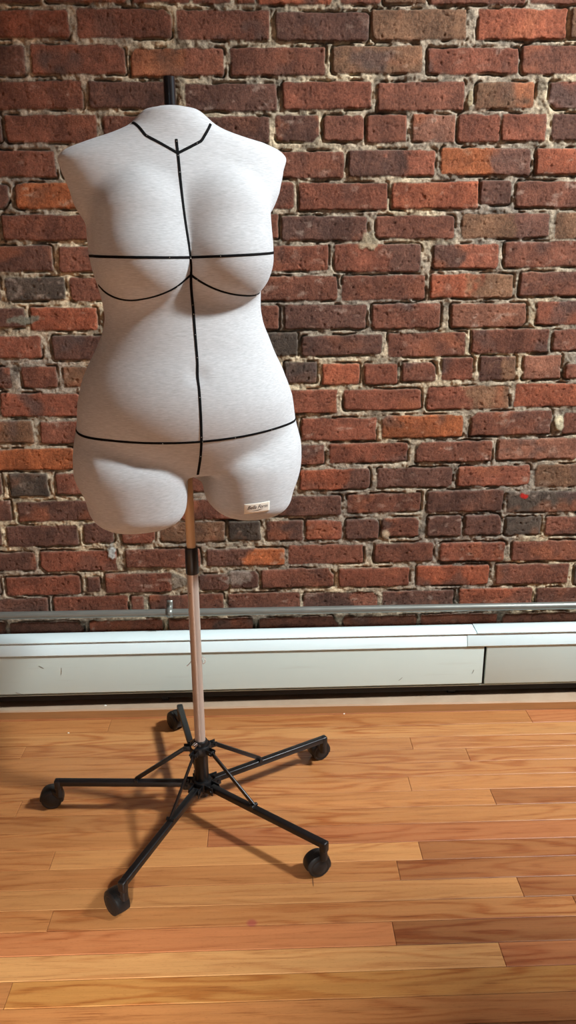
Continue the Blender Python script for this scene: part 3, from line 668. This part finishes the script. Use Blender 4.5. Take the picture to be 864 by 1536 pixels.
# --------------------------------------------------------------- dress form
BETA = .29
WZ = [.70,.76,.80,.84,.88,.92,.96,1.0,1.04,1.08,1.12,1.16,1.20,1.24,1.28,1.32,1.36,1.39,1.41,1.43,1.445,1.46,1.48,1.50,1.56]
WL = [1.0,0.9357,0.9199,0.9178,0.9214,0.943,0.9732,.995,1.002,.997,.974,.963,.9705,.983,.991,.998,.998,.980,.9755,.9865,1.010,1.035,1.03,.965,1.0]
WR = [1.0,0.9537,0.9559,0.9632,0.9733,1.0016,1.0391,1.059,1.0526,1.063,1.083,1.079,1.051,1.013,1.010,1.031,1.054,1.060,1.048,1.036,1.052,1.09,1.17,1.06,1.0]
def dress_form():
    root = empty('dress_form', (POLE_X, POLE_Y, 0))
    tag(root, 'grey jersey covered dress form with black tape lines on a black wheeled five-leg stand', 'dress form')
    # all parts below are given in the root's frame: origin on the floor under the pole
    rz = Matrix.Rotation(BETA, 3, 'Z')
    V, Q = body_mesh(.0045)
    V[:, 0] *= np.where(V[:, 0] < 0, np.interp(V[:, 2], WZ, WL), np.interp(V[:, 2], WZ, WR))
    c, s = math.cos(BETA), math.sin(BETA)
    W = np.stack([V[:, 0]*c-V[:, 1]*s, V[:, 0]*s+V[:, 1]*c, V[:, 2]], 1)
    # heather jersey
    t = NT('heather_jersey')
    co = t.coord(rot=(0, 0, -BETA))
    streak = t.noise(t.coord((75, 75, 1100), vec=co), 1.0, 4, .65)
    streak2 = t.noise(t.coord((110, 110, 1500), vec=co), 1.0, 2, .6)
    cloud = t.noise(co, 9, 3)
    k = t.math('ADD', t.math('MULTIPLY', streak, .7), t.math('MULTIPLY', streak2, .3))
    col = t.ramp(k, [(.30, srgb(160, 163, 164)), (.50, srgb(185, 188, 189)), (.70, srgb(208, 211, 212))])
    col = t.mix(t.math('MULTIPLY', cloud, .08), col, srgb(165, 163, 160))
    t.set(Base_Color=col, Roughness=.95, Sheen_Weight=.15, Sheen_Roughness=.5)
    t.b.inputs['Specular IOR Level'].default_value = .15
    knit = t.noise(t.coord((500, 500, 1800), vec=co), 1.0, 2)
    t.set(Normal=t.bump(knit, .25, .0006))
    torso = np_mesh('torso', W, Q, t.m, root)
    tag(torso, 'grey heather jersey covered body with rounded thigh stumps')
    bvh = BVHTree.FromPolygons([tuple(v) for v in W], [tuple(f) for f in Q])
    def front(X, Z, side=0):
        """surface point seen from the front (or back) of the body frame"""
        o = rz @ Vector((X, -1 if side == 0 else 1, Z)); d = rz @ Vector((0, 1 if side == 0 else -1, 0))
        h = bvh.ray_cast(o, d); return h[0], h[1]
    def radial(a, Z):
        o = rz @ Vector((math.sin(a)*1.0, -math.cos(a)*1.0, Z)); ctr = Vector((0, 0, Z))
        h = bvh.ray_cast(o, (ctr-o).normalized()); return h[0], h[1]
    tape_m = simple('black_twill_tape', srgb(10, 10, 11), .8)
    tape_m.node_tree.nodes['Principled BSDF'].inputs['Specular IOR Level'].default_value = .12
    pin_m = simple('pin_steel', srgb(225, 222, 215), .25, 1.0)
    def ribbon(name, hits, width, label=None, pins=(), closed=False):
        hits = [h for h in hits if h[0] is not None]
        # even out the path
        P = [h[0] for h in hits]; N = [h[1] for h in hits]
        for _ in range(2):
            P = [P[0]]+[(P[i-1]+P[i]*2+P[i+1])/4 for i in range(1, len(P)-1)]+[P[-1]]
            N = [N[0]]+[(N[i-1]+N[i]+N[i+1]).normalized() for i in range(1, len(N)-1)]+[N[-1]]
        bm = bmesh.new(); rows = []
        for i, (p, nn) in enumerate(zip(P, N)):
            d = (P[(i+1) % len(P)] if closed else P[min(i+1, len(P)-1)])-(P[i-1] if (closed or i > 0) else P[i]); d.normalize()
            sd = d.cross(nn).normalized()
            w = width/2
            rows.append([bm.verts.new(p+sd*w*u+nn*hh) for u, hh in ((-1, -.0006), (-1, .0007), (-.6, .0011), (0, .0012), (.6, .0011), (1, .0007), (1, -.0006))])
        pairs = list(zip(rows[:-1], rows[1:]))+([(rows[-1], rows[0])] if closed else [])
        for a, b in pairs:
            for k_ in range(6): bm.faces.new((a[k_], a[k_+1], b[k_+1], b[k_]))
        if not closed: bm.faces.new(rows[0]); bm.faces.new(rows[-1][::-1])
        o = from_bm(name, bm, tape_m, root, 60)
        if label: tag(o, label)
        for f in pins:
            i = int(f*(len(P)-1)); pb = bmesh.new()
            bmesh.ops.create_uvsphere(pb, u_segments=10, v_segments=6, radius=.0009); bmesh.ops.translate(pb, verts=pb.verts, vec=P[i]+N[i]*.0015)
            from_bm('pin_head', pb, pin_m, o, 60)
        return o
    def ip(pts, n):
        """dense smooth resample of (X,Z) control points"""
        pts = np.array(pts, float); L = np.concatenate([[0], np.cumsum(np.hypot(*np.diff(pts, axis=0).T))])
        u = np.linspace(0, L[-1], n); m = np.gradient(pts, L, axis=0)
        i = np.clip(np.searchsorted(L, u)-1, 0, len(L)-2); h = (L[i+1]-L[i])[:, None]; tt = ((u-L[i])[:, None])/h
        return (2*tt**3-3*tt**2+1)*pts[i]+(tt**3-2*tt**2+tt)*h*m[i]+(-2*tt**3+3*tt**2)*pts[i+1]+(tt**3-tt**2)*h*m[i+1]
    # centre front line
    cl = ip([(-.003, 1.474), (-.003, 1.452), (-.004, 1.41), (-.005, 1.358), (-.003, 1.313), (-.001, 1.273), (0, 1.24), (.003, 1.186), (.003, 1.138), (.002, 1.091), (-.001, 1.056), (-.003, 1.009), (-.003, .972), (-.002, .939), (-.001, .904), (-.001, .866)], 150)
    ribbon('style_tape', [front(x, z) for x, z in cl], .0050, 'black centre front tape', pins=(.01, .05, .10, .34, .47, .50, .56, .63, .74, .86, .93))
    # bust line and hip line run right round
    ribbon('style_tape', [radial(2*PI*i/220, 1.272+.007*math.sin(2*PI*i/220)**2+.003*math.sin(2*PI*i/220)) for i in range(220)], .0046, 'black bust line tape', closed=True, pins=(0, .05, .96))
    ribbon('style_tape', [radial(2*PI*i/240, .942+.016*(math.sin(PI*i/240))**2*1.0+.001*math.sin(2*PI*i/240)) for i in range(240)], .0046, 'black hip line tape', closed=True, pins=(0, .07, .93, .15))
    # under-bust curve, meeting in a point at the centre front
    ub = ip([(-.156, 1.226), (-.146, 1.212), (-.132, 1.203), (-.113, 1.199), (-.088, 1.202), (-.061, 1.209), (-.034, 1.220), (-.001, 1.241)], 60)
    ub2 = ip([(.001, 1.241), (.016, 1.230), (.038, 1.218), (.065, 1.209), (.096, 1.204), (.120, 1.203), (.140, 1.206)], 60)
    ribbon('style_tape', [front(x, z) for x, z in ub], .0046, 'black under-bust tape', pins=(.82,))
    ribbon('style_tape', [front(x, z) for x, z in ub2], .0046, 'black under-bust tape', pins=(.1, .93))
    # neckline V
    lin = lambda P_, n=40: np.stack([np.interp(np.linspace(0, 1, n), np.linspace(0, 1, len(P_)), [q_[k_] for q_ in P_]) for k_ in (0, 1)], 1)
    nk = lin([(-.074, 1.506), (-.057, 1.479), (-.030, 1.465), (-.003, 1.450)]); nk2 = lin([(-.003, 1.450), (.020, 1.461), (.043, 1.4725), (.066, 1.504)])
    ribbon('style_tape', [front(x, z) for x, z in nk], .0050, 'black neckline tape', pins=(.35,))
    ribbon('style_tape', [front(x, z) for x, z in nk2], .0050, 'black neckline tape', pins=(.55,))
    # sewn cloth label on the thigh
    lab = NT('label_cloth'); lab.set(Base_Color=lab.mix(lab.noise(lab.coord((900, 900, 900)), 1, 2), srgb(228, 224, 208), srgb(246, 243, 230)), Roughness=.9)
    la0, la1, lb0, lb1 = .0865, .1370, .7825, .8035
    def onlab(u, v, off):
        X = la0+(la1-la0)*u; Z = lb0+(lb1-lb0)*v+.0035*(u-.5)
        p, nn = front(X, Z); return p+nn*off
    bm = bmesh.new(); nu, nv = 20, 8
    G = [[bm.verts.new(onlab(i/nu, j/nv, .0012)) for j in range(nv+1)] for i in range(nu+1)]
    for i in range(nu):
        for j in range(nv): bm.faces.new((G[i][j], G[i+1][j], G[i+1][j+1], G[i][j+1]))
    lo = from_bm('sewn_label', bm, lab.m, root, 60); tag(lo, 'small cream sewn cloth label')
    md = lo.modifiers.new('thick', 'SOLIDIFY'); md.thickness = .0008; md.offset = 0
    cu = bpy.data.curves.new('lettering', 'FONT'); cu.body = 'Bella Form'; cu.size = 1; cu.shear = .45; cu.align_x = 'CENTER'; cu.align_y = 'CENTER'; cu.resolution_u = 4; cu.offset = .012
    to = bpy.data.objects.new('lettering', cu); COL.objects.link(to); bpy.context.view_layer.update()
    me = bpy.data.meshes.new_from_object(to.evaluated_get(bpy.context.evaluated_depsgraph_get())); bpy.data.objects.remove(to)
    xs_ = [v.co.x for v in me.vertices]; wd = max(xs_)-min(xs_)
    for v in me.vertices:
        u = .5+v.co.x/wd*.80; vv = .60+v.co.y/wd*.80*(la1-la0)/(lb1-lb0)*1.15
        v.co = onlab(u, vv, .0019)
    ink = simple('label_ink', srgb(50, 48, 46), .8); me.materials.clear(); me.materials.append(ink)
    link(bpy.data.objects.new('lettering', me), lo)
    bm = bmesh.new(); rows = []
    for i in range(25):
        u = .26+.48*i/24; a = i/24; w = .035*math.sin(PI*min(1, a*.95+.03))*(.4+a); v0 = .27+.10*(a-.25)**2*1.6
        rows.append((bm.verts.new(onlab(u, v0-w, .0019)), bm.verts.new(onlab(u, v0+w, .0019))))
    for a, b in zip(rows[:-1], rows[1:]): bm.faces.new((a[0], b[0], b[1], a[1]))
    from_bm('swoosh', bm, ink, lo)

    # ---- pole and stand
    black = simple('black_powder_coat', srgb(14, 14, 15), .38, nscale=600, nstr=.12, var=.2, vscale=40)
    gloss = simple('black_gloss_tube', srgb(14, 14, 18), .28, coat=.6)
    plastic = simple('black_plastic', srgb(16, 17, 18), .42, nscale=400, nstr=.08)
    rubber = simple('wheel_rubber', srgb(16, 17, 18), .5)
    chrome = simple('chrome', srgb(220, 220, 220), .15, 1.0)
    tw = NT('turned_maple'); f = tw.noise(tw.coord((90, 90, 5)), 1.0, 4); tw.set(Base_Color=tw.mix(f, srgb(196, 158, 116), srgb(222, 190, 148)), Roughness=.4)
    tm = NT('champagne_tube'); f = tm.noise(tm.coord((60, 60, 4)), 1.0, 4); tm.set(Base_Color=tm.mix(f, srgb(172, 156, 144), srgb(192, 176, 162)), Roughness=.36, Metallic=.25)
    def tube(name, z0, z1, r, m, bev=.0008, label=None, n=40):
        bm = bmesh.new(); bm_tube(bm, (0, 0, z0), (0, 0, z1), r, n=n, bev=bev); o = from_bm(name, bm, m, root, 40)
        return tag(o, label) if label else o
    tube('neck_post', 1.500, 1.5845, .0108, gloss, label='glossy black post standing out of the neck')
    tube('upper_pole', .655, .90, .0098, tw.m, label='pale wooden upper pole')
    tube('lower_pole', .170, .640, .0124, tm.m, label='beige pink lower tube')
    bm = bmesh.new(); bm_lathe(bm, [(.618, 0), (.618, .0132), (.6195, .0142), (.650, .0142), (.662, .0138), (.676, .0138), (.6785, .0130), (.6785, 0)], (0, 0, 0), None, 40)
    from_bm('pole_collar', bm, plastic, root, 35)
    # spring clip through the tube
    bm = bmesh.new(); zc = .4055
    pts = [(-.021, -.010, zc-.006), (-.019, -.011, zc-.0045), (-.0124, -.004, zc+.0005), (0, 0, zc+.002), (.0125, .002, zc+.001)]
    for i in range(12):
        a = -1.35+i/11*3.3; pts.append((.0125+.0075*math.cos(a)*1.0, -.004, zc+.003+.0085*math.sin(a)))
    bm_path(bm, pts, .0009, 8); from_bm('spring_clip', bm, chrome, root, 60)
    # small adjustment hole rims
    for z in (.575,):
        bm = bmesh.new(); bm_lathe(bm, [(0, 0), (0, .0016), (.0005, .0012), (.0005, 0)], (rz @ Vector((-.009, -.0088, z))), Vector((-.9, -.88, 0)).to_track_quat('Z', 'Y').to_matrix(), 12)
        from_bm('hole_plug', bm, black, root)
    # hub: sleeve, lower star hub, upper sliding ring
    bm = bmesh.new(); bm_lathe(bm, [(.052, 0), (.052, .0150), (.054, .0165), (.176, .0165), (.178, .0175), (.196, .0175), (.200, .0165), (.202, .0150), (.202, .0126)], (0, 0, 0), None, 40)
    from_bm('sleeve', bm, black, root, 35)
    ENDS = [(-.495, 1.646), (-.288, 1.309), (.124, 1.402), (.155, 1.794), (-.232, 1.967)]
    WHEELS = [(-.528, 1.680), (-.313, 1.335), (.104, 1.420), (.142, 1.852), (-.255, 2.009)]
    FACE = [(.10, -1), (-.75, -.66), (.30, -.95), (.35, -.94), (-.80, -.6)]
    hub_z, ring_z = .083, .186
    bm = bmesh.new(); bm_lathe(bm, [(.066, 0), (.066, .021), (.069, .023), (.092, .023), (.096, .021), (.096, 0)], (0, 0, 0), None, 40)
    br = bmesh.new(); bm_lathe(br, [(.168, 0), (.168, .0225), (.171, .0245), (.188, .0245), (.191, .0225), (.191, 0)], (0, 0, 0), None, 40)
    for (ex_, ey_) in ENDS:
        a = math.atan2(ey_-POLE_Y, ex_-POLE_X); R3 = Matrix.Rotation(a, 3, 'Z')
        for sgn in (-1, 1):       # paired lugs carrying each leg and brace
            bm_box(bm, R3 @ Vector((.031, sgn*.0115, hub_z-.001)), (.026, .003, .020), R3, .0012)
            bm_box(br, R3 @ Vector((.030, sgn*.0060, ring_z-.006)), (.020, .0024, .013), R3, .001)
        bm_tube(bm, R3 @ Vector((.038, -.016, hub_z-.001)), R3 @ Vector((.038, .016, hub_z-.001)), .0042, n=12)
        bm_tube(br, R3 @ Vector((.035, -.010, ring_z-.006)), R3 @ Vector((.035, .010, ring_z-.006)), .0035, n=12)
    from_bm('leg_hub', bm, plastic, root, 35); ringo = from_bm('brace_ring', br, plastic, root, 35)
    # locking screw with a bright head above the ring
    bm = bmesh.new(); bm_tube(bm, rz @ Vector((-.012, -.012, .199)), rz @ Vector((-.022, -.022, .199)), .0055, n=16, bev=.001); from_bm('lock_screw', bm, chrome, ringo, 40)
    for i, ((ex_, ey_), (wx, wy), (fx, fy)) in enumerate(zip(ENDS, WHEELS, FACE)):
        e = Vector((ex_-POLE_X, ey_-POLE_Y, 0)); a = math.atan2(e.y, e.x); L = e.length; R3 = Matrix.Rotation(a, 3, 'Z')
        bm = bmesh.new()
        zl = hub_z
        bm_box(bm, R3 @ Vector(((L+.030)/2, 0, zl)), (L-.030, .0155, .0155), R3, .003, 3)
        # turned-down pressed end over the caster stem
        bm_box(bm, R3 @ Vector((L-.002, 0, zl-.005)), (.017, .0165, .026), R3, .004, 3)
        leg = from_bm('leg', bm, black, root, 40)
        # brace: flat bar from the ring to the leg
        p0 = R3 @ Vector((.034, 0, ring_z-.006)); q = .455 if i != 1 else .44
        p1 = R3 @ Vector((L*q, 0, zl+.010)); d = p1-p0
        Rb = R3 @ Matrix.Rotation(math.atan2(-(p1.z-p0.z), math.hypot(d.x, d.y)), 3, 'Y')
        bm = bmesh.new(); bm_box(bm, (p0+p1)/2, (d.length, .0042 if i in (1, 2) else .0062, .0095), Rb, .001)
        bm_tube(bm, R3 @ Vector((L*q-.002, -.0095, zl+.008)), R3 @ Vector((L*q-.002, .0095, zl+.008)), .0045, n=12)
        from_bm('brace', bm, black, root, 40)
        # twin-wheel caster
        top = e*(L-.003)/L; top.z = hub_z
        W0 = Vector((wx-POLE_X, wy-POLE_Y, 0)); W0 += (Vector((top.x, top.y, 0))-W0)*.27; W0.z = .0245; ax = Vector((fx, fy, 0)).normalized(); trail = Vector((0, 0, 1)).cross(ax)
        Rc = Matrix((trail, -ax, Vector((0, 0, 1)))).transposed()   # local y = axle pointing away from the face
        bm = bmesh.new()
        # hood: half shell over the wheels plus the stem socket
        prof = []
        n = 22
        rows = []
        for yy, rr in ((-.0175, .0), (-.0175, .016), (-.0165, .0235), (-.0135, .0275), (-.006, .0288), (.006, .0288), (.0135, .0275), (.0165, .0235), (.0175, .016), (.0175, .0)):
            rows.append([bm.verts.new(W0+Rc @ Vector((rr*math.cos(PI*(-.08+1.10*k_/n)), yy, rr*math.sin(PI*(-.08+1.10*k_/n))))) for k_ in range(n+1)])
        for r1_, r2_ in zip(rows[:-1], rows[1:]):
            for k_ in range(n): bm.faces.new((r1_[k_], r1_[k_+1], r2_[k_+1], r2_[k_]))
        bm_tube(bm, Vector((top.x, top.y, .044)), Vector((top.x, top.y, zl-.004)), .0085, n=20, bev=.001)
        mid = (Vector((top.x, top.y, .050))+Vector((W0.x, W0.y, .046)))/2
        dv = Vector((top.x-W0.x, top.y-W0.y, 0)); aa = math.atan2(dv.y, dv.x)
        bm_box(bm, mid, (dv.length+.010, .017, .013), Matrix.Rotation(aa, 3, 'Z'), .004)
        bmesh.ops.remove_doubles(bm, verts=bm.verts, dist=1e-5)
        cs_ = from_bm('caster', bm, plastic, root, 40)
        for sgn in (-1, 1):
            bm = bmesh.new(); prof = [(0, 0), (0, .0215), (.0018, .0245), (.0085, .0245), (.0105, .0225), (.0112, .0190), (.0106, .0175), (.0118, .0160), (.0128, .006), (.0130, 0)]
            rot = (Rc @ Vector((0, -1, 0)) * (-sgn)).to_track_quat('Z', 'Y').to_matrix()
            bm_lathe(bm, prof, W0+Rc @ Vector((0, sgn*.0062, 0)), rot, 36)
            from_bm('wheel', bm, rubber, cs_, 35)
dress_form()

# small paint chips lying on the floor below the heater
def chips():
    m = simple('white_chip', srgb(232, 228, 214), .8)
    R = random.Random(5)
    for (x, y, z, s, lab) in ((-.462, 2.080, .0274, .0040, 'white paint chip lying on the wooden ledge under the heater'), (-.55, 1.985, 0, .0032, 'white paint chip on the floor boards left of the stand'), (.235, 2.044, 0, .0030, 'white paint chip on the floor by the ledge, right of the stand')):
        bm = bmesh.new(); n = 7
        lo = [bm.verts.new((s*(.7+.5*R.random())*math.cos(2*PI*i/n), .7*s*(.7+.5*R.random())*math.sin(2*PI*i/n), 0)) for i in range(n)]
        hi = [bm.verts.new((v.co.x*.8, v.co.y*.8, s*.35)) for v in lo]
        bm.faces.new(lo[::-1]); bm.faces.new(hi)
        for i in range(n): bm.faces.new((lo[i], lo[(i+1) % n], hi[(i+1) % n], hi[i]))
        o = from_bm('paint_chip', bm, m); o.location = (x, y, z); tag(o, lab, 'paint chip')
chips()

# ------------------------------------------------------------------- light
def area(name, loc, target, sx, sy, power, col=(1, 1, 1), spread=PI):
    l = bpy.data.lights.new(name, 'AREA'); l.shape = 'RECTANGLE'; l.size = sx; l.size_y = sy; l.energy = power; l.color = col; l.spread = spread
    o = bpy.data.objects.new(name, l); o.location = loc
    o.rotation_euler = (Vector(target)-Vector(loc)).to_track_quat('-Z', 'Y').to_euler()
    return link(o)
area('daylight_window', (2.98, .62, 3.65), (-.15, 1.6, 1.0), .42, .42, 368, (.93, .97, 1.0))
area('daylight_front', (.05, -4.5, 3.6), (-.3, 1.3, 0), .35, .35, 2000, (1.0, .98, .94))
w = bpy.data.worlds.new('sky'); SC.world = w; w.use_nodes = True
bg = w.node_tree.nodes['Background']; bg.inputs[0].default_value = (.75, .86, 1, 1); bg.inputs[1].default_value = 0.6

# ------------------------------------------------------------------ camera
cam = bpy.data.cameras.new('camera'); cam.sensor_fit = 'VERTICAL'; cam.sensor_height = 24.0; cam.lens = 24.0*1200/1536
co = bpy.data.objects.new('camera', cam); link(co)
rt, up, fw = Vector((0.9991907, -0.0394507, -0.0078440)), Vector((0.0193427, 0.3002881, 0.9536524)), Vector((0.0352668, 0.9530324, -0.3008082))
Mx = Matrix((rt, up, -fw)).transposed().to_4x4(); Mx.translation = (0, 0, 1.26667)
co.matrix_world = Mx; cam.clip_start = .05
SC.camera = co
SC.view_settings.view_transform = 'Standard'; SC.view_settings.look = 'None'; SC.view_settings.gamma = 1; SC.view_settings.use_curve_mapping = False
SC.view_settings.exposure = 0.0
SC.cycles.use_denoising = True
SC.cycles.max_bounces = 6
